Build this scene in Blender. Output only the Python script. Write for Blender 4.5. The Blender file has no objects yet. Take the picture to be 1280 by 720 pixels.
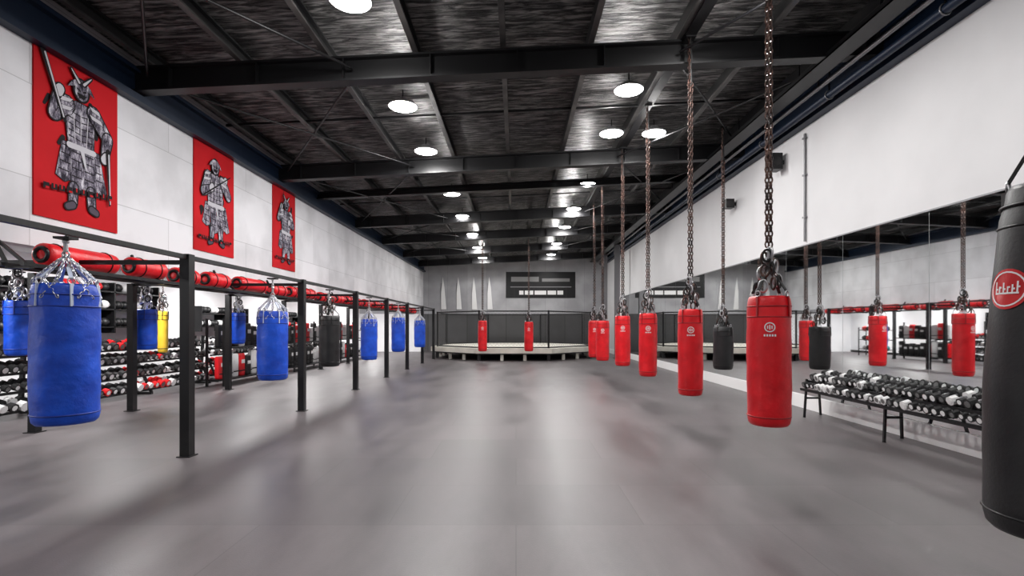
import bpy, math, random
from mathutils import Vector, Matrix
random.seed(7)
sc = bpy.context.scene
try:
    sc.view_settings.view_transform = 'Standard'
except Exception:
    pass

# ------------------------------------------------------------------ materials
def new_mat(name, col=(0.5,0.5,0.5), rough=0.5, metal=0.0, emis=None, estr=0.0, coat=0.0, spec=None):
    m = bpy.data.materials.new(name); m.use_nodes = True
    b = m.node_tree.nodes['Principled BSDF']
    b.inputs['Base Color'].default_value = (*col, 1)
    b.inputs['Roughness'].default_value = rough
    b.inputs['Metallic'].default_value = metal
    if spec is not None: b.inputs['Specular IOR Level'].default_value = spec
    if coat: b.inputs['Coat Weight'].default_value = coat
    if emis:
        b.inputs['Emission Color'].default_value = (*emis, 1)
        b.inputs['Emission Strength'].default_value = estr
    return m

def noisy(name, c1, c2, scale=(1,1,1), nscale=5.0, rough=0.5, metal=0.0, bump=0.0, detail=4, lo=0.35, hi=0.65, bscale=None, spec=None):
    m = new_mat(name, c1, rough, metal, spec=spec)
    nt = m.node_tree; N = nt.nodes; L = nt.links; b = N['Principled BSDF']
    tc = N.new('ShaderNodeTexCoord'); mp = N.new('ShaderNodeMapping')
    mp.inputs['Scale'].default_value = scale
    L.new(tc.outputs['Object'], mp.inputs['Vector'])
    n = N.new('ShaderNodeTexNoise'); n.inputs['Scale'].default_value = nscale; n.inputs['Detail'].default_value = detail
    L.new(mp.outputs[0], n.inputs['Vector'])
    r = N.new('ShaderNodeValToRGB')
    r.color_ramp.elements[0].position = lo; r.color_ramp.elements[0].color = (*c1, 1)
    r.color_ramp.elements[1].position = hi; r.color_ramp.elements[1].color = (*c2, 1)
    L.new(n.outputs['Fac'], r.inputs[0]); L.new(r.outputs[0], b.inputs['Base Color'])
    if bump:
        bp = N.new('ShaderNodeBump'); bp.inputs['Strength'].default_value = bump; bp.inputs['Distance'].default_value = 0.02
        if bscale:
            n2 = N.new('ShaderNodeTexNoise'); n2.inputs['Scale'].default_value = bscale; n2.inputs['Detail'].default_value = 6
            L.new(mp.outputs[0], n2.inputs['Vector']); L.new(n2.outputs['Fac'], bp.inputs['Height'])
        else:
            L.new(n.outputs['Fac'], bp.inputs['Height'])
        L.new(bp.outputs[0], b.inputs['Normal'])
    return m

def panel_wall(name, c1, c2, mortar, bw, bh, msize=0.006, axis='YZ', rough=0.7):
    m = new_mat(name, c1, rough)
    nt = m.node_tree; N = nt.nodes; L = nt.links; b = N['Principled BSDF']
    tc = N.new('ShaderNodeTexCoord'); sx = N.new('ShaderNodeSeparateXYZ'); cx = N.new('ShaderNodeCombineXYZ')
    L.new(tc.outputs['Object'], sx.inputs[0])
    L.new(sx.outputs[axis[0]], cx.inputs[0]); L.new(sx.outputs[axis[1]], cx.inputs[1])
    br = N.new('ShaderNodeTexBrick'); br.inputs['Scale'].default_value = 1.0
    br.inputs['Color1'].default_value = (*c1, 1); br.inputs['Color2'].default_value = (*c2, 1); br.inputs['Mortar'].default_value = (*mortar, 1)
    br.inputs['Brick Width'].default_value = bw; br.inputs['Row Height'].default_value = bh
    br.inputs['Mortar Size'].default_value = msize; br.inputs['Mortar Smooth'].default_value = 0.3
    L.new(cx.outputs[0], br.inputs['Vector'])
    n = N.new('ShaderNodeTexNoise'); n.inputs['Scale'].default_value = 0.9; n.inputs['Detail'].default_value = 7
    L.new(tc.outputs['Object'], n.inputs['Vector'])
    mr = N.new('ShaderNodeMapRange'); mr.inputs[1].default_value = 0.35; mr.inputs[2].default_value = 0.6; mr.inputs[3].default_value = 0.76; mr.inputs[4].default_value = 1.0
    L.new(n.outputs['Fac'], mr.inputs[0])
    mx = N.new('ShaderNodeMix'); mx.data_type = 'RGBA'; mx.blend_type = 'MULTIPLY'; mx.inputs[0].default_value = 1.0
    L.new(br.outputs['Color'], mx.inputs[6]); L.new(mr.outputs[0], mx.inputs[7])
    L.new(mx.outputs[2], b.inputs['Base Color'])
    return m

M_black  = new_mat('black_steel', (0.008,0.008,0.009), 0.38, 0.3)
M_blackv = noisy('black_vinyl', (0.006,0.006,0.007), (0.011,0.011,0.012), nscale=8, rough=0.42, bump=0.08, bscale=60)
M_red    = noisy('red_vinyl', (0.60,0.005,0.010), (0.78,0.008,0.016), nscale=5, rough=0.36, bump=0.35, bscale=14)
M_blue   = noisy('blue_vinyl', (0.001,0.045,0.42), (0.003,0.08,0.62), nscale=5, rough=0.42, bump=0.5, bscale=12)
M_yel    = noisy('yellow_vinyl', (0.65,0.42,0.02), (0.75,0.5,0.04), nscale=5, rough=0.4, bump=0.2)
M_teal   = new_mat('teal_vinyl', (0.02,0.28,0.30), 0.4)
M_white  = new_mat('white_print', (0.8,0.8,0.8), 0.5)
M_dkred  = new_mat('dark_red_trim', (0.35,0.006,0.010), 0.5)
M_dkblue = new_mat('dark_blue_trim', (0.003,0.025,0.25), 0.5)
M_chrome = new_mat('chain_steel', (0.55,0.55,0.57), 0.3, 0.9)
M_dchain = noisy('dark_chain_steel', (0.035,0.03,0.03), (0.13,0.07,0.055), nscale=9, rough=0.4, metal=0.7)
M_strap  = new_mat('webbing', (0.015,0.015,0.015), 0.8)
M_sstrap = new_mat('silver_webbing', (0.45,0.50,0.62), 0.5)
M_rubber = new_mat('dumbbell_rubber', (0.010,0.010,0.011), 0.5)
M_cap    = new_mat('dumbbell_cap', (0.80,0.80,0.80), 0.35, 0.1)
M_capg   = new_mat('dumbbell_cap_grey', (0.2,0.2,0.2), 0.35, 0.5)
M_mesh   = new_mat('fence_wire', (0.05,0.05,0.05), 0.5, 0.5)
M_beam   = new_mat('painted_beam', (0.005,0.005,0.006), 0.45, 0.1)
M_purlin = noisy('purlin_steel', (0.035,0.035,0.035), (0.11,0.105,0.10), nscale=2, rough=0.45, metal=0.4)
M_navy   = new_mat('navy_steel', (0.004,0.013,0.034), 0.45, 0.2)
M_pipe   = new_mat('grey_pipe', (0.22,0.22,0.23), 0.4, 0.5)
M_lamp   = new_mat('lamp_lens', (1,1,1), 0.5, 0, (1.0,0.98,0.96), 26.0)
M_house  = new_mat('lamp_housing', (0.45,0.45,0.46), 0.4, 0.5)
M_deck   = noisy('ring_canvas', (0.55,0.53,0.47), (0.66,0.64,0.57), nscale=2, rough=0.7)
M_poster = noisy('poster_red', (0.44,0.004,0.008), (0.56,0.007,0.013), nscale=1.2, rough=0.7, spec=0.15)
M_glove_r= new_mat('glove_red', (0.60,0.012,0.015), 0.35)
M_glove_w= new_mat('glove_white', (0.75,0.75,0.75), 0.4)
M_trim   = new_mat('white_trim', (0.9,0.9,0.9), 0.4)
M_mirror = new_mat('mirror_glass', (0.90,0.92,0.92), 0.02, 1.0)
M_wallU  = noisy('wall_paint', (0.56,0.56,0.57), (0.70,0.70,0.71), nscale=0.3, rough=0.6, detail=6)
M_wallL  = panel_wall('wall_panels', (0.82,0.82,0.85), (0.72,0.72,0.75), (0.5,0.5,0.52), 2.4, 1.1)
M_wallB  = panel_wall('wall_back_panels', (0.42,0.42,0.44), (0.37,0.37,0.39), (0.20,0.20,0.21), 1.2, 6.0, axis='XZ')
M_wallin = noisy('alcove_paint', (0.80,0.80,0.82), (0.88,0.88,0.89), nscale=0.8, rough=0.6)
M_pad    = panel_wall('wall_padding', (0.055,0.055,0.058), (0.075,0.075,0.078), (0.01,0.01,0.01), 1.2, 2.4, 0.02, 'XZ', 0.5)

def foil():
    m = new_mat('roof_foil', (0.05,0.05,0.05), 0.32, 0.7)
    nt = m.node_tree; N = nt.nodes; L = nt.links; b = N['Principled BSDF']
    tc = N.new('ShaderNodeTexCoord'); mp = N.new('ShaderNodeMapping'); mp.inputs['Scale'].default_value = (1.0, 7.0, 1.0)
    L.new(tc.outputs['Object'], mp.inputs['Vector'])
    n = N.new('ShaderNodeTexNoise'); n.inputs['Scale'].default_value = 2.6; n.inputs['Detail'].default_value = 9; n.inputs['Roughness'].default_value = 0.62; n.inputs['Distortion'].default_value = 0.6
    L.new(mp.outputs[0], n.inputs['Vector'])
    r = N.new('ShaderNodeValToRGB')
    r.color_ramp.elements[0].position = 0.45; r.color_ramp.elements[0].color = (0.020,0.019,0.019,1)
    r.color_ramp.elements[1].position = 0.70; r.color_ramp.elements[1].color = (0.46,0.44,0.43,1)
    L.new(n.outputs['Fac'], r.inputs[0]); L.new(r.outputs[0], b.inputs['Base Color'])
    bp = N.new('ShaderNodeBump'); bp.inputs['Strength'].default_value = 1.0; bp.inputs['Distance'].default_value = 0.10
    L.new(n.outputs['Fac'], bp.inputs['Height']); L.new(bp.outputs[0], b.inputs['Normal'])
    return m
M_foil = foil()

def floor_mat():
    m = new_mat('rubber_mat_floor', (0.2,0.19,0.19), 0.4)
    nt = m.node_tree; N = nt.nodes; L = nt.links; b = N['Principled BSDF']
    tc = N.new('ShaderNodeTexCoord')
    br = N.new('ShaderNodeTexBrick'); br.offset = 0.5; br.inputs['Scale'].default_value = 1.0
    br.inputs['Brick Width'].default_value = 2.0; br.inputs['Row Height'].default_value = 1.0
    br.inputs['Color1'].default_value = (0.112,0.098,0.102,1); br.inputs['Color2'].default_value = (0.092,0.081,0.085,1)
    br.inputs['Mortar'].default_value = (0.070,0.062,0.064,1); br.inputs['Mortar Size'].default_value = 0.006; br.inputs['Mortar Smooth'].default_value = 0.8
    L.new(tc.outputs['Object'], br.inputs['Vector'])
    mp = N.new('ShaderNodeMapping'); mp.inputs['Scale'].default_value = (1.6,0.5,1)
    L.new(tc.outputs['Object'], mp.inputs['Vector'])
    n = N.new('ShaderNodeTexNoise'); n.inputs['Scale'].default_value = 1.0; n.inputs['Detail'].default_value = 10; n.inputs['Roughness'].default_value = 0.65
    L.new(mp.outputs[0], n.inputs['Vector'])
    mr = N.new('ShaderNodeMapRange'); mr.inputs[1].default_value = 0.35; mr.inputs[2].default_value = 0.65; mr.inputs[3].default_value = 0.66; mr.inputs[4].default_value = 1.25
    L.new(n.outputs['Fac'], mr.inputs[0])
    mx = N.new('ShaderNodeMix'); mx.data_type = 'RGBA'; mx.blend_type = 'MULTIPLY'; mx.inputs[0].default_value = 1.0
    L.new(br.outputs['Color'], mx.inputs[6]); L.new(mr.outputs[0], mx.inputs[7])
    L.new(mx.outputs[2], b.inputs['Base Color'])
    m2 = N.new('ShaderNodeMapRange'); m2.inputs[1].default_value = 0.3; m2.inputs[2].default_value = 0.7; m2.inputs[3].default_value = 0.34; m2.inputs[4].default_value = 0.48
    L.new(n.outputs['Fac'], m2.inputs[0]); L.new(m2.outputs[0], b.inputs['Roughness'])
    n3 = N.new('ShaderNodeTexNoise'); n3.inputs['Scale'].default_value = 90; n3.inputs['Detail'].default_value = 2
    L.new(tc.outputs['Object'], n3.inputs['Vector'])
    bp = N.new('ShaderNodeBump'); bp.inputs['Strength'].default_value = 0.10; bp.inputs['Distance'].default_value = 0.01
    L.new(n3.outputs['Fac'], bp.inputs['Height']); L.new(bp.outputs[0], b.inputs['Normal'])
    return m
M_floor = floor_mat()

def ink():
    m = new_mat('poster_ink', (0.5,0.5,0.5), 0.7, spec=0.15)
    nt = m.node_tree; N = nt.nodes; L = nt.links; b = N['Principled BSDF']
    tc = N.new('ShaderNodeTexCoord')
    mp = N.new('ShaderNodeMapping'); mp.inputs['Rotation'].default_value = (0.5,0,0); mp.inputs['Scale'].default_value = (1,2.2,0.8)
    L.new(tc.outputs['Object'], mp.inputs['Vector'])
    n = N.new('ShaderNodeTexNoise'); n.inputs['Scale'].default_value = 7; n.inputs['Detail'].default_value = 8; n.inputs['Distortion'].default_value = 0.3; n.inputs['Roughness'].default_value = 0.8
    L.new(mp.outputs[0], n.inputs['Vector'])
    r = N.new('ShaderNodeValToRGB'); e = r.color_ramp.elements
    e[0].position = 0.41; e[0].color = (0.012,0.010,0.02,1)
    e[1].position = 0.62; e[1].color = (0.66,0.64,0.70,1)
    x = e.new(0.51); x.color = (0.19,0.17,0.22,1)
    L.new(n.outputs['Fac'], r.inputs[0]); L.new(r.outputs[0], b.inputs['Base Color'])
    return m
M_ink = ink()
M_inkd = new_mat('poster_black', (0.010,0.008,0.010), 0.7, spec=0.15)
M_inkm = new_mat('poster_grey', (0.08,0.065,0.09), 0.7, spec=0.15)
M_inkl = new_mat('poster_light', (0.55,0.54,0.58), 0.7, spec=0.15)

# ------------------------------------------------------------------ mesh builder
class MB:
    def __init__(s): s.v=[]; s.f=[]; s.m=[]; s.s=[]; s.mats=[]
    def mi(s, mat):
        if mat not in s.mats: s.mats.append(mat)
        return s.mats.index(mat)
    def add(s, vs, fs, mat, smooth=False):
        o = len(s.v); s.v += [tuple(v) for v in vs]; i = s.mi(mat)
        for f in fs:
            s.f.append(tuple(o+a for a in f)); s.m.append(i); s.s.append(smooth)
    def box(s, x0,x1,y0,y1,z0,z1, mat):
        vs=[(x,y,z) for x in (x0,x1) for y in (y0,y1) for z in (z0,z1)]
        s.add(vs, [(0,1,3,2),(4,6,7,5),(0,4,5,1),(2,3,7,6),(0,2,6,4),(1,5,7,3)], mat)
    def hexa(s, vs, mat):
        s.add(vs, [(0,1,3,2),(4,6,7,5),(0,4,5,1),(2,3,7,6),(0,2,6,4),(1,5,7,3)], mat)
    def frame(s, p0, p1):
        d = (Vector(p1)-Vector(p0)).normalized()
        up = Vector((0,0,1)) if abs(d.z)<0.95 else Vector((1,0,0))
        a = d.cross(up).normalized(); b = a.cross(d).normalized()
        return d,a,b
    def bar(s, p0, p1, w, h, mat):
        d,a,b = s.frame(p0,p1); vs=[]
        for p in (Vector(p0),Vector(p1)):
            for i in (-1,1):
                for j in (-1,1): vs.append(p+a*w/2*i+b*h/2*j)
        s.add(vs, [(0,1,3,2),(4,6,7,5),(0,4,5,1),(2,3,7,6),(0,2,6,4),(1,5,7,3)], mat)
    def tube(s, p0, p1, r, mat, n=8, r1=None, caps=True, smooth=True):
        d,a,b = s.frame(p0,p1); r1 = r if r1 is None else r1; vs=[]
        for p,rr in ((Vector(p0),r),(Vector(p1),r1)):
            for i in range(n):
                t=2*math.pi*i/n; vs.append(p+a*math.cos(t)*rr+b*math.sin(t)*rr)
        s.add(vs, [(i,(i+1)%n,n+(i+1)%n,n+i) for i in range(n)], mat, smooth)
        if caps:
            s.add(vs[:n], [tuple(range(n))[::-1]], mat); s.add(vs[n:], [tuple(range(n))], mat)
    def lathe(s, prof, c, mat, n=32, axis='Z', wob=None):
        vs=[]; k=len(prof)
        for j,(r,z) in enumerate(prof):
            for i in range(n):
                t=2*math.pi*i/n
                rr = r*(1+(wob(t,z) if wob else 0))
                if axis=='Z': vs.append((c[0]+math.cos(t)*rr, c[1]+math.sin(t)*rr, c[2]+z))
                elif axis=='Y': vs.append((c[0]+math.cos(t)*rr, c[1]+z, c[2]+math.sin(t)*rr))
                else: vs.append((c[0]+z, c[1]+math.cos(t)*rr, c[2]+math.sin(t)*rr))
        fs=[(j*n+i, j*n+(i+1)%n, (j+1)*n+(i+1)%n, (j+1)*n+i) for j in range(k-1) for i in range(n)]
        s.add(vs, fs, mat, True)
    def torus(s, c, R, r, nrm, mat, n=12, k=6, sy=1.0, along=None):
        nrm=Vector(nrm).normalized()
        if along is None:
            along = Vector((0,0,1)) if abs(nrm.z)<0.9 else Vector((1,0,0))
        al=Vector(along).normalized(); si=nrm.cross(al).normalized(); vs=[]
        for i in range(n):
            t=2*math.pi*i/n
            dirv = al*math.cos(t)*sy+si*math.sin(t); cc=Vector(c)+dirv*R
            dn=(al*math.cos(t)+si*math.sin(t)).normalized()
            for j in range(k):
                u=2*math.pi*j/k; vs.append(cc+dn*math.cos(u)*r+nrm*math.sin(u)*r)
        fs=[(i*k+j, ((i+1)%n)*k+j, ((i+1)%n)*k+(j+1)%k, i*k+(j+1)%k) for i in range(n) for j in range(k)]
        s.add(vs, fs, mat, True)
    def ball(s, c, rx, ry, rz, mat, n=10, k=7):
        vs=[]
        for j in range(k+1):
            ph=math.pi*j/k
            for i in range(n):
                t=2*math.pi*i/n
                vs.append((c[0]+rx*math.sin(ph)*math.cos(t), c[1]+ry*math.sin(ph)*math.sin(t), c[2]+rz*math.cos(ph)))
        s.add(vs, [(j*n+i, (j+1)*n+i, (j+1)*n+(i+1)%n, j*n+(i+1)%n) for j in range(k) for i in range(n)], mat, True)
    def chain(s, p0, p1, link, mat, thick=0.006, n=8, k=4):
        p0=Vector(p0); p1=Vector(p1); d=p1-p0; L=d.length; cnt=max(1,int(L/(link*1.5))); dn=d.normalized()
        a=dn.cross(Vector((0,1,0.01))).normalized(); b=dn.cross(a).normalized()
        for i in range(cnt):
            c=p0+d*((i+0.5)/cnt)
            s.torus(c, link*0.5, thick, a if i%2 else b, mat, n, k, sy=1.9, along=dn)
    def obj(s, name):
        me=bpy.data.meshes.new(name); me.from_pydata(s.v,[],s.f)
        for m in s.mats: me.materials.append(m)
        me.polygons.foreach_set('material_index', s.m); me.polygons.foreach_set('use_smooth', s.s)
        me.update()
        o=bpy.data.objects.new(name, me); sc.collection.objects.link(o); return o

# ------------------------------------------------------------------ dims
XL, XR = -5.7, 5.5
XA = -9.6
Y0, Y1 = -3.5, 31.5
OV = 2.50
def zb(x): return 5.28+0.049*x
BD = 0.36

def simple(name, *boxes):
    b=MB()
    for bx in boxes: b.box(*bx)
    return b.obj(name)

simple('floor', (XA-0.2, XR+0.2, Y0-0.2, Y1+0.2, -0.1, 0.0, M_floor))
simple('wall_left', (XL-0.2, XL, Y0, Y1, OV, 5.9, M_wallL))
simple('wall_alcove', (XA-0.2, XA, Y0, Y1, 0, 3.1, M_wallin))
simple('ceiling_alcove', (XA, XL-0.2, Y0, Y1, 3.0, 3.1, M_wallin))
simple('wall_right', (XR, XR+0.2, Y0, Y1, 0, 6.3, M_wallU))
simple('wall_back', (XA, XR, Y1, Y1+0.2, 2.32, 6.3, M_wallB), (XL, XR, Y1-0.06, Y1+0.2, 0, 2.32, M_pad), (XA, XL, Y1-0.06, Y1+0.2, 0, 2.32, M_wallin))
simple('wall_front', (XA, XR, Y0-0.2, Y0, 0, 6.3, M_wallU))
def slab(name, x0,x1,y0,y1,off,th,mat):
    b=MB(); vs=[]
    for x in (x0,x1):
        for y in (y0,y1):
            for z in (0,th): vs.append((x,y,zb(x)+off+z))
    b.hexa(vs, mat); return b.obj(name)
slab('ceiling', XL-0.2, XR+0.2, Y0-0.2, Y1+0.2, BD+0.2, 0.08, M_foil)

b=MB()
x=XL+0.35
while x<XR:
    z=zb(x)+BD
    b.box(x-0.04,x+0.04,Y0,Y1,z,z+0.03,M_purlin)
    b.box(x-0.04,x-0.02,Y0,Y1,z+0.03,z+0.17,M_beam)
    b.box(x-0.04,x+0.04,Y0,Y1,z+0.17,z+0.2,M_beam)
    x+=1.29
b.obj('roof_purlins')

for y in (-1.6, 3.0, 7.6, 12.2, 14.6, 18.0, 21.6, 25.6, 29.6):
    b=MB()
    dep = BD if y!=14.6 else 0.2
    for (w,za,zc) in ((0.2,BD-dep,BD-dep+0.03),(0.02,BD-dep+0.03,BD-0.03),(0.2,BD-0.03,BD)):
        vs=[(x,y+s*w/2,zb(x)+z) for x in (XL,XR) for s in (-1,1) for z in (za,zc)]
        b.hexa(vs, M_beam)
    if dep==BD:
        for i in range(9):
            x=XL+0.6+i*1.28
            b.box(x-0.008,x+0.008,y-0.095,y+0.095,zb(x)+0.03,zb(x)+BD-0.03,M_beam)
    b.obj('roof_beam')

b=MB(); zl=zb(XL)
b.box(XL,XL+0.14,Y0,Y1,zl-0.12,zl-0.02,M_navy); b.box(XL,XL+0.05,Y0,Y1,zl-0.02,zl+0.3,M_navy); b.box(XL,XL+0.14,Y0,Y1,zl+0.3,zl+0.36,M_navy)
b.obj('eave_beam')
b=MB(); zr=zb(XR)
b.box(XR-0.16,XR,Y0,Y1,zr-0.22,zr-0.12,M_navy); b.box(XR-0.05,XR,Y0,Y1,zr-0.12,zr+0.3,M_navy); b.box(XR-0.16,XR,Y0,Y1,zr+0.3,zr+0.36,M_navy)
b.obj('eave_beam')
b=MB()
b.tube((XR-0.30,Y0,zr-0.16),(XR-0.30,Y1,zr-0.16),0.06,M_navy,12)
b.tube((XR-0.48,Y0,zr-0.05),(XR-0.48,Y1,zr-0.05),0.035,M_pipe,10)
b.box(XR-0.95,XR-0.65,Y0,Y1,zr-0.06,zr-0.04,M_black); b.box(XR-0.95,XR-0.94,Y0,Y1,zr-0.06,zr+0.02,M_black); b.box(XR-0.66,XR-0.65,Y0,Y1,zr-0.06,zr+0.02,M_black)
y=-3
while y<31:
    b.torus((XR-0.30,y,zr-0.16),0.07,0.012,(0,1,0),M_pipe,10,4); b.bar((XR-0.30,y,zr-0.1),(XR-0.30,y,zr+0.36),0.02,0.02,M_black)
    b.bar((XR-0.48,y,zr-0.03),(XR-0.48,y,zr+0.38),0.015,0.015,M_black); b.bar((XR-0.8,y,zr-0.05),(XR-0.8,y,zr+0.38),0.015,0.015,M_black)
    y+=2.3
b.obj('ceiling_pipes')
b=MB()
ys=[-1.6,3.0,7.6,12.2,18.0,21.6,25.6]
for i in range(len(ys)-1):
    for xa,xb in ((2.4,5.3),(-2.4,-5.4)):
        b.tube((xa,ys[i]+0.1,zb(xa)+0.2),(xb,ys[i+1]-0.1,zb(xb)+0.2),0.02,M_beam,6)
        b.tube((xb,ys[i]+0.1,zb(xb)+0.17),(xa,ys[i+1]-0.1,zb(xa)+0.17),0.02,M_beam,6)
b.obj('roof_bracing')
b=MB()
for y in (0.7,5.3,9.9,16.3,19.8,23.6,27.6):
    vs=[(x,y+s*0.02,zb(x)+BD+0.05+z) for x in (XL+0.1,XR-0.1) for s in (-1,1) for z in (0,0.04)]
    b.hexa(vs,M_beam)
b.obj('roof_bridging')

# ------------------------------------------------------------------ mirrors, baseboards
b=MB(); y=3.2
while y<25:
    b.box(XR-0.012,XR-0.001,y+0.004,y+1.796,0.26,3.08,M_mirror); y+=1.8
b.box(XR-0.02,XR-0.001,3.2,y,3.08,3.10,M_pipe)
b.obj('wall_mirror')
simple('baseboard_right', (XR-0.05,XR,Y0,Y1,0,0.25,M_trim))
simple('baseboard_alcove', (XA,XA+0.03,Y0,Y1,0,0.12,M_black))

b=MB(); b.tube((XR-0.03,9.7,3.16),(XR-0.03,9.7,5.2),0.022,M_pipe,8)
for z in (3.6,4.4,5.1): b.box(XR-0.06,XR,9.66,9.74,z,z+0.03,M_pipe)
b.obj('wall_conduit')
for (ya,yb,za,zc,w) in ((10.4,10.65,4.75,5.08,0.24),(12.7,12.92,4.5,4.72,0.2)):
    b=MB(); b.box(XR-0.08-w,XR-0.08,ya,yb,za,zc,M_black); b.box(XR-0.08,XR-0.003,ya+0.09,ya+0.15,(za+zc)/2-0.04,(za+zc)/2+0.04,M_black)
    b.lathe([(0.0,-0.012),(0.07,-0.012),(0.09,0.0)],(XR-0.08-w/2,ya,(za+zc)/2),M_rubber,16,'Y')
    b.obj('loudspeaker')

# ------------------------------------------------------------------ high bay lamps
def lamp(x,y,power):
    x*=1.05; y*=1.05
    zc = zb(x)+0.26
    b=MB()
    b.lathe([(0.0,0.10),(0.10,0.10),(0.11,0.05),(0.22,0.03),(0.25,0.0),(0.245,-0.02)],(x,y,zc),M_house,28)
    b.lathe([(0.243,-0.018),(0.22,-0.032),(0.10,-0.04),(0.0,-0.042)],(x,y,zc),M_lamp,28)
    for i in range(10):
        t=2*math.pi*i/10
        b.box(x+0.07*math.cos(t)-0.006,x+0.07*math.cos(t)+0.006,y+0.07*math.sin(t)-0.006,y+0.07*math.sin(t)+0.006,zc+0.09,zc+0.13,M_house)
    b.tube((x,y,zc+0.10),(x,y,zb(x)+BD+0.18),0.012,M_black,6)
    b.obj('high_bay_lamp')
    ld=bpy.data.lights.new('high_bay_light','AREA'); ld.shape='DISK'; ld.size=0.42; ld.energy=power; ld.color=(1.0,0.98,0.965)
    lo=bpy.data.objects.new('high_bay_light',ld); lo.location=(x,y,zc-0.06); sc.collection.objects.link(lo)
    ld=bpy.data.lights.new('high_bay_glow','POINT'); ld.shadow_soft_size=0.08; ld.energy=power*0.5; ld.color=(1.0,0.98,0.965)
    lo=bpy.data.objects.new('high_bay_glow',ld); lo.location=(x,y,zc-0.18); sc.collection.objects.link(lo)
PW=90
for (x,y,f) in ((-1.9,-1.5,.4),(1.9,-1.5,.4),(-1.9,2.2,.45),(2.2,2.2,.45),(-1.88,5.8,1),(2.65,5.8,.9),(-1.9,8.6,1),(1.85,8.4,1),(-1.9,10.8,1),(1.92,10.3,.7),(2.8,10.4,.6),(-1.8,14.3,1),(1.95,14.0,1),(-1.8,17.2,1),(1.9,16.9,1),(-1.75,20.6,1),(1.9,20.0,1),(-1.8,24.0,1),(1.9,24.0,1),(-1.8,27.6,.8),(1.9,27.6,.8)):  # leading entries: out-of-view lamps added to brighten the foreground
    lamp(x,y,PW*f)
for y in (1.5,6.0,10.5,15.0,19.5,24.0,28.5):  # unseen strip lights, added to light up the alcove
    b=MB(); b.box(-8.0,-7.86,y-0.7,y+0.7,2.94,2.998,M_house); b.box(-7.99,-7.87,y-0.68,y+0.68,2.925,2.94,M_lamp)
    b.obj('alcove_fill_batten')
    ld=bpy.data.lights.new('alcove_fill_light','AREA'); ld.shape='RECTANGLE'; ld.size=0.12; ld.size_y=1.35; ld.energy=135; ld.color=(1,0.98,0.97)
    lo=bpy.data.objects.new('alcove_fill_light',ld); lo.location=(-7.93,y,2.91); sc.collection.objects.link(lo)

# ------------------------------------------------------------------ bags
def on_cyl(b, cx,cy,th0,r,pts_faces,mat):
    pts,faces=pts_faces; vs=[]
    for (u,h) in pts:
        rr = r(h) if callable(r) else r
        t=th0+u/rr; vs.append((cx+math.cos(t)*(rr+0.005), cy+math.sin(t)*(rr+0.005), h))
    b.add(vs,faces,mat)
def ring_pts(h0,ri,ro,n=24):
    pts=[]
    for i in range(n):
        t=2*math.pi*i/n
        pts += [(ri*math.cos(t),h0+ri*math.sin(t)),(ro*math.cos(t),h0+ro*math.sin(t))]
    return pts,[(2*i,2*i+1,(2*i+3)%(2*n),(2*i+2)%(2*n)) for i in range(n)]
def rect_pts(u0,u1,h0,h1,n=5):
    pts=[]
    for i in range(n+1):
        u=u0+(u1-u0)*i/n; pts+=[(u,h0),(u,h1)]
    return pts,[(2*i,2*i+2,2*i+3,2*i+1) for i in range(n)]

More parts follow.
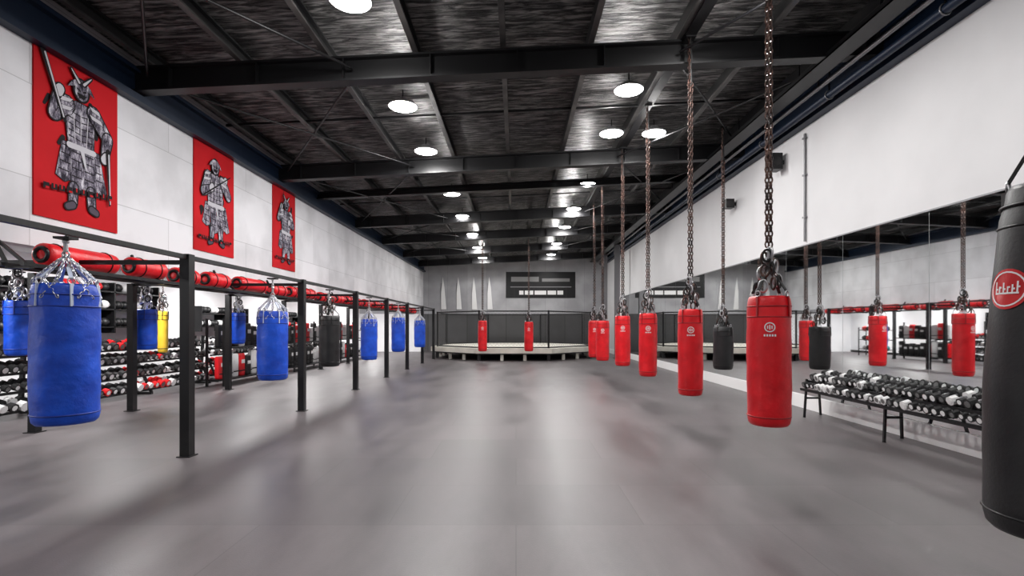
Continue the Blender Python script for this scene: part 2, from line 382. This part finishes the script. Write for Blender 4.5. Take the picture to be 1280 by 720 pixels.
def bag(x,y,z0,z1,r,mat,trim,hang,strap,chainmat,logo=True,taper=None,emblem=False,nstrap=4,dbl=True,sh=0.34):
    b=MB(); H=z1-z0; ph=random.random()*6
    def rf(h):
        u=(h-z0)/H
        base=r*(1+0.025*math.sin(u*3.1))
        if taper: base = r*(taper+(1-taper)*min(1,max(0,(1-u)/0.6))**0.8)
        return base
    prof=[(0.0,0.0),(r*0.6,0.005),(rf(z0)*0.86,0.012),(rf(z0)*0.95,0.035),(rf(z0)*0.995,0.08)]
    k=20
    for i in range(1,k):
        h=0.08+(H-0.16)*i/k; prof.append((rf(z0+h),h))
    prof += [(rf(z1)*0.995,H-0.08),(rf(z1)*0.96,H-0.03),(rf(z1)*0.9,H-0.005),(rf(z1)*0.8,H-0.01),(0.0,H-0.03)]
    wa = 0.35 if taper else 1.0
    wob=lambda t,z: wa*(0.012*math.sin(3*t+ph+z*5)+0.009*math.sin(z*17+2*t+ph)+0.006*math.sin(z*31-3*t+ph))
    b.lathe(prof,(x,y,z0),mat,40,'Z',wob)
    for hh in (0.1,H-0.1,H-0.2):
        b.torus((x,y,z0+hh),rf(z0+hh)*0.998,0.007,(0,0,1),trim,40,5)
    tc=math.atan2(-y,-x*0.9)
    if logo:
        h=z0+H*0.76
        on_cyl(b,x,y,tc,rf,ring_pts(h,0.036,0.046),M_white)
        for a in (-0.018,0.0,0.018):
            on_cyl(b,x,y,tc,rf,rect_pts(a-0.005,a+0.005,h-0.022+abs(a)*0.4,h+0.022-abs(a)*0.4,1),M_white)
        for i in range(5): on_cyl(b,x,y,tc,rf,rect_pts(-0.05+i*0.022,-0.036+i*0.022,h-0.085,h-0.065,1),M_white)
    if emblem:
        h=z0+H*0.70; te=tc-0.80
        on_cyl(b,x,y,te,rf,ring_pts(h,0.0,0.095),M_glove_r)
        rr2=lambda q:rf(q)+0.002
        on_cyl(b,x,y,te,rr2,ring_pts(h,0.076,0.083),M_white)
        on_cyl(b,x,y,te,rr2,rect_pts(-0.055,0.055,h-0.024,h-0.016),M_white)
        for i,hh in enumerate((0.036,0.014,0.03,0.012,0.02,0.034)):
            u=-0.055+i*0.02
            on_cyl(b,x,y,te,rr2,rect_pts(u,u+0.007,h-0.016,h+hh,1),M_white)
            on_cyl(b,x,y,te,rr2,rect_pts(u+0.007,u+0.014,h+(0.004 if i%2 else -0.004),h+(0.012 if i%2 else 0.004),1),M_white)
    top=Vector((x,y,z1+sh))
    for i in range(nstrap):
        t=2*math.pi*(i+0.35)/nstrap
        rim=Vector((x+math.cos(t)*rf(z1)*0.93,y+math.sin(t)*rf(z1)*0.93,z1-0.01))
        low=Vector((x+math.cos(t)*rf(z1)*1.015,y+math.sin(t)*rf(z1)*1.015,z1-0.2))
        b.bar(low,rim+Vector((math.cos(t)*0.01,math.sin(t)*0.01,0.0)),0.035,0.008,strap if nstrap>4 else trim)
        b.torus(rim+Vector((0,0,0.025)),0.026,0.006,(math.cos(t),math.sin(t),0),M_chrome,10,5)
        mid=rim.lerp(top,0.55)
        b.bar(rim+Vector((0,0,0.04)),mid,0.03,0.008,strap)
        b.chain(mid,top,0.022,chainmat,0.005,8,4)
    if nstrap>4:
        for i in range(nstrap*2):
            t=2*math.pi*i/(nstrap*2); t2=t+0.5*(1 if i%2 else -1)
            p=Vector((x+math.cos(t)*rf(z1)*1.03,y+math.sin(t)*rf(z1)*1.03,z1-0.13)); q=Vector((x+math.cos(t2)*rf(z1)*0.92,y+math.sin(t2)*rf(z1)*0.92,z1+0.03))
            b.chain(p,q,0.02,chainmat,0.005,8,4)
            b.chain(q,q.lerp(top,0.8),0.02,chainmat,0.004,8,4)
    elif not taper:
        for i in range(18):
            t=i*0.9+ph; rr=0.11*(1-i/24); c=Vector((x+rr*math.cos(t),y+rr*math.sin(t),z1+0.05+0.021*i))
            b.torus(c,0.038,0.011,(math.sin(t),math.cos(t),0.4),(chainmat,M_strap,M_chrome)[i%3],12,5,sy=1.5)
    b.torus(top,0.03,0.008,(0,1,0),M_chrome,12,6)
    b.tube(top+Vector((0,0,0.02)),top+Vector((0,0,0.10)),0.018,M_chrome,10)
    b.ball(top+Vector((0,0,0.11)),0.026,0.026,0.026,M_chrome)
    zc=z1+sh+0.13
    if dbl and hang-zc>1.0:
        b.chain((x-0.018,y,zc),(x-0.018,y,hang),0.034,chainmat,0.009)
        b.chain((x+0.022,y+0.01,zc),(x+0.022,y+0.01,zc+(hang-zc)*0.8),0.034,chainmat,0.009)
        b.bar((x+0.022,y+0.01,zc+(hang-zc)*0.8),(x,y,hang),0.03,0.01,M_strap)
        b.torus((x,y,zc+(hang-zc)*0.8),0.04,0.009,(0,1,0),M_dchain,12,5)
        b.torus((x,y,zc+(hang-zc)*0.25),0.035,0.008,(1,0,0),M_dchain,12,5)
    else:
        b.chain((x,y,zc),(x,y,hang),0.026,chainmat,0.006)
    b.box(x-0.07,x+0.07,y-0.05,y+0.05,hang-0.02,hang,M_black)
    return b.obj('punching_bag')

def red_bag(x,y,z0,z1,r=0.195): 
    return bag(x,y,z0,z1,r,M_red,M_dkred,zb(x)+BD-0.03,M_strap,M_dchain)
for (x,y,z0,z1,r) in ((2.42,4.9,0.60,1.84,0.19),(2.52,7.4,0.55,1.80,0.17),(2.5,9.7,0.60,1.80,0.165),(2.5,12.0,0.62,1.80,0.175),(2.52,14.9,0.55,1.72,0.19),(2.65,17.3,0.50,1.75,0.2),
                      (-1.44,22.0,0.48,1.80,0.19),(0.55,22.0,0.48,1.75,0.19)):
    red_bag(x,y,z0,z1,r)
b=MB()
zz=zb(2.5)+BD
b.box(2.43,2.59,Y0,19,zz-0.03,zz-0.0,M_black)
b.box(-1.52,-1.36,18,25.6,zb(-1.44)+BD-0.03,zb(-1.44)+BD,M_black); b.box(0.47,0.63,18,25.6,zb(0.55)+BD-0.03,zb(0.55)+BD,M_black)
b.obj('bag_hanging_rail')
bag(4.45,11.0,0.62,1.55,0.2,M_blackv,M_black,zb(4.45)+BD-0.03,M_strap,M_dchain,logo=False)
bag(2.50,2.40,0.57,2.22,0.235,M_blackv,M_black,zb(2.5)+BD-0.03,M_strap,M_dchain,logo=False,taper=0.66,emblem=True)

RX=-3.93; RX2=-7.05; RH=2.41
for (y,z0,z1,r) in ((4.47,0.70,1.92,0.235),(8.27,0.68,1.80,0.225),(13.7,0.65,1.75,0.21),(17.1,0.7,1.85,0.22),(20.9,0.7,1.8,0.22)):
    bag(RX,y,z0,z1,r,M_blue,M_dkblue,RH-0.08,M_sstrap,M_chrome,logo=False,nstrap=6,sh=0.26)
bag(RX,10.8,0.70,1.78,0.2,M_blackv,M_black,RH-0.08,M_strap,M_dchain,logo=False,sh=0.26)
for (y,z0,z1,r) in ((7.24,1.13,1.92,0.14),(9.75,1.10,1.88,0.18),(13.0,1.1,1.9,0.16)):
    bag(RX2,y,z0,z1,r,M_blue,M_dkblue,RH-0.08,M_sstrap,M_chrome,logo=False,sh=0.2)
bag(-8.0,11.6,0.95,1.9,0.10,M_yel,M_black,2.98,M_strap,M_dchain,logo=False,sh=0.2)

# ------------------------------------------------------------------ rig
b=MB(); py=[-0.1,3.0,6.12,9.4,12.55,15.55,18.5,21.5,24.4]
pw=0.056
for y in py:
    b.box(RX-pw,RX+pw,y-pw,y+pw,0.012,RH,M_black); b.box(RX-0.08,RX+0.08,y-0.08,y+0.08,0,0.012,M_black)
for y in py+[7.5]:
    b.box(RX2-0.055,RX2+0.055,y-0.055,y+0.055,0.012,RH-0.08,M_black); b.box(RX2-0.09,RX2+0.09,y-0.09,y+0.09,0,0.012,M_black)
for x in (RX,RX2):
    b.box(x-0.03,x+0.03,py[0]-0.04,py[-1]+0.04,RH-0.06,RH-0.01,M_black)
for y in py:
    b.box(RX2,RX,y-0.025,y+0.025,RH-0.12,RH-0.07,M_black)
b.obj('training_rig')

# ------------------------------------------------------------------ dumbbell racks
def dumbbell(b,x,y,z,s,capm,tilt,body=None):
    L=0.15*s+0.05; R=0.075*s; body=body or M_rubber
    d=Vector((math.cos(tilt),0,-math.sin(tilt))) 
    c=Vector((x,y,z))
    b.tube(c-d*0.07,c+d*0.07,0.016,M_chrome,6,caps=False)
    for sg in (-1,1):
        b.tube(c+d*sg*0.06,c+d*sg*(0.06+L*0.5),R,body,8,smooth=False)
    for sg in (-1,1):
        b.tube(c+d*sg*(0.06+L*0.5),c+d*sg*(0.063+L*0.5),R*0.62,capm,8)
def rack(xc,y0,y1,tiers,face,step=0.19,depth=0.5,splay=False,smin=0.75,smax=1.2):
    b=MB(); tl=0.28*face
    n=max(2,int(round((y1-y0)/1.9))+1)
    zt=max(tiers)
    for i in range(n):
        y=y0+0.06+(y1-y0-0.12)*i/(n-1)
        if splay:
            for s in (-1,1):
                b.bar((xc+s*depth*0.5,y+s*0.12,0.0),(xc+s*0.1,y,zt-0.08),0.03,0.03,M_black)
            b.box(xc-depth*0.3,xc+depth*0.3,y-0.015,y+0.015,0.3,0.33,M_black)
        else:
            b.bar((xc-face*depth*0.5,y,0.02),(xc-face*depth*0.35,y,zt+0.15),0.05,0.07,M_black)
            b.box(xc-depth*0.5,xc+depth*0.5,y-0.035,y+0.035,0.0,0.05,M_black)
            b.bar((xc+face*depth*0.48,y,0.03),(xc-face*depth*0.3,y,zt*0.75),0.05,0.05,M_black)
    for k,z in enumerate(tiers):
        off = face*(0.16-0.09*k) if not splay else face*(0.05-0.1*k)
        for dx in (-0.1,0.1):
            pz=z-dx*math.tan(tl)-0.09; px=xc+off+dx
            b.box(px-0.03,px+0.03,y0,y1,pz-0.02,pz+0.02,M_black)
        y=y0+0.1
        while y<y1-0.08:
            s=random.uniform(smin,smax)
            dumbbell(b,xc+off,y,z,s,random.choice((M_cap,M_cap,M_capg)),tl, random.choice((M_rubber,M_rubber,M_rubber,M_cap)) if splay else random.choice((M_rubber,)*7+(M_glove_w,M_glove_r)))
            y+=step*(0.75+0.3*s)
    return b.obj('dumbbell_rack')
yy=5.0
for L in (4.2,4.6,4.8,4.8):
    rack(-8.6,yy,yy+L,(0.24,0.55,0.86,1.15),1,0.17); yy+=L+0.25
rack(5.12,5.0,8.9,(0.58,0.72),-1,0.125,0.42,splay=True,smin=0.55,smax=0.85)

def glove(b,x,y,z,m):
    b.ball((x,y,z+0.10),0.12,0.09,0.10,m,10,7); b.ball((x+0.02,y+0.08,z+0.09),0.06,0.035,0.045,m,8,5)
    b.tube((x-0.08,y,z+0.09),(x-0.19,y,z+0.09),0.055,m,10,0.06); b.tube((x-0.15,y,z+0.09),(x-0.19,y,z+0.09),0.062,M_white,10)
for (ya,yb,zs) in ((5.0,7.6,(1.45,1.73,2.01,2.29,2.57)),(7.7,10.2,(1.45,1.73,2.01,2.29)),(10.3,13.2,(1.55,1.95,2.35)),(15.0,17.6,(1.55,1.95)),(19.3,22,(1.55,1.95))):
    b=MB()
    for z in zs:
        b.box(XA,XA+0.4,ya,yb,z-0.03,z,M_black)
        y=ya+0.12
        while y<yb-0.1:
            glove(b,XA+0.24,y,z,random.choice((M_rubber,M_rubber,M_rubber,M_glove_w,M_glove_r))); y+=0.2
    for y in (ya,yb,(ya+yb)/2):
        b.box(XA,XA+0.4,y-0.02,y+0.02,1.40,zs[-1]+0.2,M_black)
    b.obj('boxing_glove_shelf')

def pad(b,x,y,z,w,d,h,mat):
    lv=[(0,0.82),(0.04,0.96),(0.10,1.0),(0.5,1.0),(0.9,1.0),(0.96,0.96),(1.0,0.82)]; vs=[]
    for t,s in lv:
        for (a,c) in ((-1,-0.6),(-0.6,-1),(0.6,-1),(1,-0.6),(1,0.6),(0.6,1),(-0.6,1),(-1,0.6)):
            vs.append((x+a*d/2*s,y+c*w/2*s,z+h*t))
    n=8; fs=[(j*n+i,j*n+(i+1)%n,(j+1)*n+(i+1)%n,(j+1)*n+i) for j in range(len(lv)-1) for i in range(n)]
    fs+=[tuple(range(n))[::-1],tuple(range(n*(len(lv)-1),n*len(lv)))]
    b.add(vs,fs,mat)
    b.box(x+d/2-0.005,x+d/2+0.006,y-w*0.28,y+w*0.28,z+h*0.55,z+h*0.72,M_white)
    b.box(x+d/2-0.004,x+d/2+0.004,y-w*0.5,y+w*0.5,z+h*0.2,z+h*0.25,M_strap)
for (ya,yb) in ((13.2,15.8),(17.4,20.2),(22.0,25.0)):
    b=MB(); xr=-7.75
    for y in (ya,yb):
        for x in (xr-0.22,xr+0.22): b.box(x-0.025,x+0.025,y-0.025,y+0.025,0,1.75,M_black)
    for z in (0.18,1.0):
        b.box(xr-0.24,xr+0.24,ya,yb,z-0.04,z,M_black)
        y=ya+0.2
        while y<yb-0.15:
            pad(b,xr,y,z,0.30,0.16,random.uniform(0.5,0.7),random.choice((M_red,M_blackv,M_glove_w,M_blackv,M_glove_w))); y+=0.33
    b.obj('kick_pad_rack')

# gym balls on a stand in the alcove
b=MB()
for y in (25.6,27.6):
    for x in (-7.9,-7.5): b.box(x-0.02,x+0.02,y-0.02,y+0.02,0,1.5,M_black)
for z in (0.35,0.85,1.35):
    for x in (-7.9,-7.5): b.tube((x,25.6,z),(x,27.6,z),0.02,M_black,8)
    for i in range(6): b.ball((-7.7,25.8+i*0.32,z+0.085),0.145,0.145,0.145,(M_glove_r,M_rubber,M_glove_w,M_teal,M_yel,M_rubber)[(i+int(z*10))%6],14,10)
b.obj('medicine_ball_rack')

# red rolled pads on a rail in front of the left wall
b=MB(); y=5.75; i=0
lens=[1.0,0.62,0.5,0.6]
while y<26:
    L=lens[i%4]; r=0.135; zc=2.36+0.02*math.sin(i*2.1)
    b.lathe([(0,0),(r*0.8,0.0),(r*0.97,0.02),(r,0.06),(r,L-0.06),(r*0.97,L-0.02),(r*0.8,L),(0,L)],(-5.33,y,zc),M_red,20,'Y')
    b.torus((-5.33,y+0.0,zc),r*0.55,0.025,(0,1,0),M_black,16,5)
    for q in (0.15,L-0.15): b.torus((-5.33,y+q,zc),r+0.002,0.01,(0,1,0),M_black,20,4)
    y+=L+0.30+(0.1 if i%4==3 else 0); i+=1
b.box(-5.47,-5.43,5.4,26.2,2.19,2.23,M_black); b.box(-5.23,-5.19,5.4,26.2,2.19,2.23,M_black)
y=5.5
while y<26.3:
    b.box(-5.47,-5.19,y-0.02,y+0.02,2.17,2.19,M_black); b.bar((-5.45,y,2.18),(-5.67,y,2.60),0.03,0.03,M_black); b.bar((-5.21,y,2.18),(-5.67,y,2.56),0.03,0.03,M_black); y+=2.05
b.obj('rolled_pad_rack')

# ------------------------------------------------------------------ posters (armoured warrior artwork)
def poster(y0,y1,z0,z1,kind):
    rnd=random.Random(20+kind)
    b=MB(); W=y1-y0; H=z1-z0; xf=XL+0.02; cnt=[0]
    b.box(XL,xf,y0,y1,z0,z1,M_poster)
    def poly(pts,mat):
        cnt[0]+=1; dx=0.001+cnt[0]*0.00025
        vs=[(xf+dx,y0+u*W,z0+v*H) for u,v in pts]; b.add(vs,[tuple(range(len(vs)))],mat)
    A=W/H
    def circ(cu,cv,ru,mat,n=16,k=1.0): poly([(cu+ru*math.cos(2*math.pi*i/n),cv+ru*A*k*math.sin(2*math.pi*i/n)) for i in range(n)],mat)
    def capsule(p,q,wa,wb,mat):
        P=Vector((p[0]*W,p[1]*H)); Q=Vector((q[0]*W,q[1]*H)); d=(Q-P).normalized(); ang=math.atan2(d.y,d.x); pts=[]
        for i in range(7):
            t=ang+math.pi/2+math.pi*i/6; pts.append(P+Vector((math.cos(t),math.sin(t)))*wa*W)
        for i in range(7):
            t=ang-math.pi/2+math.pi*i/6; pts.append(Q+Vector((math.cos(t),math.sin(t)))*wb*W)
        poly([(v.x/W,v.y/H) for v in pts],mat)
    def limb(p,q,wa,wb,mat=None):
        capsule(p,q,wa+0.015,wb+0.015,M_inkd); capsule(p,q,wa,wb,mat or M_ink)
    def shape(pts,mat=None,grow=1.05):
        c=(sum(p[0] for p in pts)/len(pts),sum(p[1] for p in pts)/len(pts))
        poly([(c[0]+(p[0]-c[0])*grow,c[1]+(p[1]-c[1])*grow) for p in pts],M_inkd); poly(pts,mat or M_ink)
    J={0:dict(h=(0.50,0.83),sl=(0.34,0.71),sr=(0.66,0.72),hl=(0.42,0.46),hr=(0.60,0.46),el=(0.20,0.62),wl=(0.24,0.76),er=(0.84,0.60),wr=(0.80,0.46)),
       1:dict(h=(0.47,0.81),sl=(0.30,0.70),sr=(0.66,0.70),hl=(0.38,0.44),hr=(0.62,0.44),el=(0.20,0.55),wl=(0.38,0.60),er=(0.82,0.58),wr=(0.72,0.71)),
       2:dict(h=(0.54,0.79),sl=(0.36,0.68),sr=(0.72,0.68),hl=(0.42,0.44),hr=(0.64,0.43),el=(0.22,0.60),wl=(0.32,0.74),er=(0.84,0.56),wr=(0.66,0.58))}[kind]
    sl,sr,hl,hr,h=J['sl'],J['sr'],J['hl'],J['hr'],J['h']; mx_=(sl[0]+sr[0])/2; mh=(hl[0]+hr[0])/2
    # ragged ink shadow
    for i in range(26):
        u=mx_+rnd.gauss(0.03,0.15); v=rnd.uniform(0.24,0.80); u=min(0.85,max(0.15,u))
        capsule((u,v),(min(0.9,max(0.1,u+rnd.uniform(-0.06,0.06))),v-rnd.uniform(0.02,0.06)),rnd.uniform(0.02,0.05),rnd.uniform(0.008,0.02),M_inkd)
    # robe and leg armour: overlapping long panels
    for (ua,ub,vt,vb) in ((hl[0]-0.07,hl[0]-0.13,hl[1]+0.02,0.24),(hr[0]+0.07,hr[0]+0.14,hr[1]+0.02,0.22),(mh+0.09,mh+0.10,hl[1],0.20),(mh-0.07,mh-0.05,hl[1],0.19)):
        shape([(ua-0.06,vt),(ua+0.07,vt),(ub+0.10,vb+0.02),(ub+0.03,vb),(ub-0.07,vb+0.03)])
        for q in range(4): capsule((ua-0.05+(ub-ua)*q/4,vt-0.05*q-0.02),(ua+0.06+(ub-ua)*q/4,vt-0.05*q-0.025),0.006,0.006,M_inkd)
    for (u,s_) in ((mh-0.09,-1),(mh+0.12,1)): limb((u,0.22),(u+0.01*s_,0.12),0.05,0.045); limb((u+0.01*s_,0.11),(u+0.07*s_,0.095),0.035,0.03,M_inkm)
    # cuirass
    shape([(sl[0],sl[1]+0.01),(mx_-0.06,sl[1]+0.04),(mx_+0.06,sl[1]+0.04),(sr[0],sr[1]+0.01),(sr[0]+0.01,sr[1]-0.12),(hr[0]+0.06,hr[1]),(hl[0]-0.06,hl[1]),(sl[0]-0.01,sl[1]-0.12)])
    for q in range(6):
        v=sl[1]-0.03-q*0.038; capsule((sl[0]+0.02,v),(mx_,v-0.012),0.006,0.005,M_inkd); capsule((mx_,v-0.012),(sr[0]-0.02,v),0.005,0.006,M_inkd)
    for q in range(3): capsule((mx_-0.09+q*0.09,sl[1]-0.02),(mx_-0.07+q*0.07,sl[1]-0.2),0.005,0.004,M_inkl)
    capsule((hl[0]-0.06,hl[1]+0.01),(hr[0]+0.06,hr[1]+0.01),0.03,0.03,M_inkl); capsule((mh,hl[1]+0.01),(mh+0.05,hl[1]-0.10),0.025,0.012,M_inkl)
    # arms with vambraces
    for s_,e_,w_ in (('sl','el','wl'),('sr','er','wr')):
        limb(J[s_],J[e_],0.08,0.065); limb(J[e_],J[w_],0.065,0.045,M_ink); w=J[w_]; limb(w,(w[0]+0.02,w[1]+0.02),0.05,0.045,M_inkl)
    # shoulder plates (stacked)
    for (c,sg) in ((sl,-1),(sr,1)):
        for q in range(4):
            v=c[1]+0.025-q*0.026; shape([(c[0]-sg*0.06,v+0.016),(c[0]+sg*(0.06+0.014*q),v+0.005),(c[0]+sg*(0.085+0.014*q),v-0.022),(c[0]-sg*0.03,v-0.008)],M_ink if q%2 else M_inkl,1.12)
    # head, mask, helmet
    circ(h[0],h[1],0.105,M_inkd,20,1.2); circ(h[0],h[1]-0.008,0.08,M_ink,20,1.15)
    shape([(h[0]-0.16,h[1]-0.01),(h[0]-0.11,h[1]+0.035),(h[0]-0.05,h[1]+0.062),(h[0]+0.05,h[1]+0.062),(h[0]+0.11,h[1]+0.035),(h[0]+0.16,h[1]-0.01),(h[0]+0.08,h[1]+0.012),(h[0]-0.08,h[1]+0.012)],M_ink)
    if kind!=1:
        for sg in (-1,1): limb((h[0]+sg*0.03,h[1]+0.045),(h[0]+sg*0.12,h[1]+0.105),0.014,0.004,M_inkl)
    for sg in (-1,1): capsule((h[0]+sg*0.05,h[1]+0.002),(h[0]+sg*0.02,h[1]-0.006),0.010,0.008,M_inkd)
    poly([(h[0]-0.06,h[1]-0.022),(h[0]+0.06,h[1]-0.022),(h[0]+0.03,h[1]-0.05),(h[0]-0.03,h[1]-0.05)],M_inkd)
    # swords
    if kind==0:
        capsule((0.07,0.95),(0.30,0.60),0.03,0.018,M_inkd); capsule((0.09,0.94),(0.29,0.62),0.010,0.008,M_inkl)
        capsule((0.84,0.52),(0.86,0.17),0.03,0.012,M_inkd); capsule((0.85,0.50),(0.87,0.18),0.010,0.006,M_inkl)
    elif kind==1: capsule((0.16,0.50),(0.86,0.78),0.012,0.008,M_inkd)
    else: capsule((0.30,0.72),(0.42,0.95),0.014,0.006,M_inkd)
    # lettering block
    for i in range(10):
        u=0.07+i*0.084; v=0.165+0.004*i if kind==0 else 0.11
        poly([(u,v),(u+0.064,v),(u+0.064,v+0.034),(u,v+0.034)],M_inkd)
        if i%3: poly([(u+0.024,v+0.010),(u+0.038,v+0.010),(u+0.038,v+0.034),(u+0.024,v+0.034)],M_poster)
        else: poly([(u+0.024,v),(u+0.064,v),(u+0.064,v+0.012),(u+0.024,v+0.012)],M_poster)
    b.obj('wall_poster')
def yz(px): return 640*5.7/(645-px)
poster(yz(40),yz(145),1.55+5.7*0.232,1.55+5.7*0.60,0)
poster(yz(241),yz(291),1.55+5.7*0.24,1.55+5.7*0.592,1)
poster(yz(340),yz(368),1.55+5.7*0.245,1.55+5.7*0.598,2)

# ------------------------------------------------------------------ cage
b=MB(); cx,cy,R=-0.1,26.9,4.1
oc=[(cx+R*math.cos(math.pi/8+i*math.pi/4), cy+R*math.sin(math.pi/8+i*math.pi/4)) for i in range(8)]
for (z0,z1,rr,mat) in ((0.34,0.56,1.08,M_deck),(0.28,0.34,1.04,M_black)):
    vs=[(cx+(x-cx)*rr,cy+(y-cy)*rr,z) for z in (z0,z1) for x,y in oc]
    b.add(vs,[tuple(range(8))[::-1],tuple(range(8,16))]+[(i,(i+1)%8,8+(i+1)%8,8+i) for i in range(8)],mat)
for i in range(8):
    x,y=oc[i]; x2,y2=oc[(i+1)%8]
    for t in (0,0.33,0.66):
        xx=x+(x2-x)*t; yy_=y+(y2-y)*t; b.box(xx-0.07,xx+0.07,yy_-0.07,yy_+0.07,0,0.28,M_deck if t else M_black)
    b.tube((x,y,0.5),(x,y,2.28),0.045,M_black,10)
    b.tube((x,y,2.24),(x2,y2,2.24),0.03,M_black,8); b.tube((x,y,0.60),(x2,y2,0.60),0.03,M_black,8)
    L=math.hypot(x2-x,y2-y); hgt=1.64; n=int(L/0.16)
    dx,dy=(x2-x)/L,(y2-y)/L
    for k in range(-11,n):
        for sg in (0,1):
            s0=k*0.16; s1=s0+hgt; za,zc=0.59,2.23
            a0=max(0,s0); a1=min(L,s1)
            if a1<=a0: continue
            h0=za+(a0-s0); h1=za+(a1-s0)
            if sg: h0,h1=za+zc-h0,za+zc-h1
            b.tube((x+dx*a0,y+dy*a0,h0),(x+dx*a1,y+dy*a1,h1),0.0025,M_mesh,3,caps=False)
b.obj('fighting_cage')

b=MB(); y=Y1-0.03
b.box(-0.62,3.65,y,Y1,3.3,4.9,M_black)
b.box(-0.35,3.4,y-0.01,y,3.95,4.0,M_pipe); b.box(-0.3,1.4,y-0.01,y,4.3,4.6,M_capg); b.box(1.6,3.3,y-0.01,y,4.3,4.5,M_capg); b.box(0.2,2.9,y-0.012,y,3.5,3.75,M_cap)
for x in (-0.1,0.5,1.1,1.9,2.5,3.1): b.box(x-0.04,x+0.04,y-0.014,y,3.3,3.95,M_beam)
b.obj('wall_banner')
for i in range(4):
    b=MB()
    x=-4.7+i*0.95
    b.add([(x+0.1,Y1-0.05,2.6),(x+0.42,Y1-0.05,2.6),(x+0.30,Y1-0.05,4.0),(x+0.2,Y1-0.05,4.6),(x+0.1,Y1-0.05,3.6)],[(0,1,2,3,4)],M_glove_w)
    b.tube((x+0.1,Y1-0.03,2.35),(x+0.1,Y1-0.03,4.2),0.015,M_pipe,6)
    b.obj('feather_flag')
for x,y in ((4.9,24.8),(4.9,28.2)):
    b=MB()
    b.box(x-0.12,x+0.12,y-0.1,y-0.08,0.02,zb(x)-0.02,M_pipe); b.box(x-0.12,x+0.12,y+0.08,y+0.1,0.02,zb(x)-0.02,M_pipe); b.box(x-0.01,x+0.01,y-0.08,y+0.08,0.02,zb(x)-0.02,M_pipe); b.box(x-0.18,x+0.18,y-0.18,y+0.18,0,0.02,M_black)
    b.obj('steel_column')

# ------------------------------------------------------------------ world & camera
w=bpy.data.worlds.new('world'); sc.world=w; w.use_nodes=True
w.node_tree.nodes['Background'].inputs[0].default_value=(0.6,0.65,0.7,1); w.node_tree.nodes['Background'].inputs[1].default_value=0.3
cd=bpy.data.cameras.new('camera'); cam=bpy.data.objects.new('camera',cd); sc.collection.objects.link(cam)
cam.location=(0,0,1.55); cam.rotation_euler=(math.radians(90),0,0)
cd.sensor_width=36; cd.lens=18; cd.shift_x=-5/1280; cd.shift_y=48/1280; cd.clip_start=0.05
sc.camera=cam
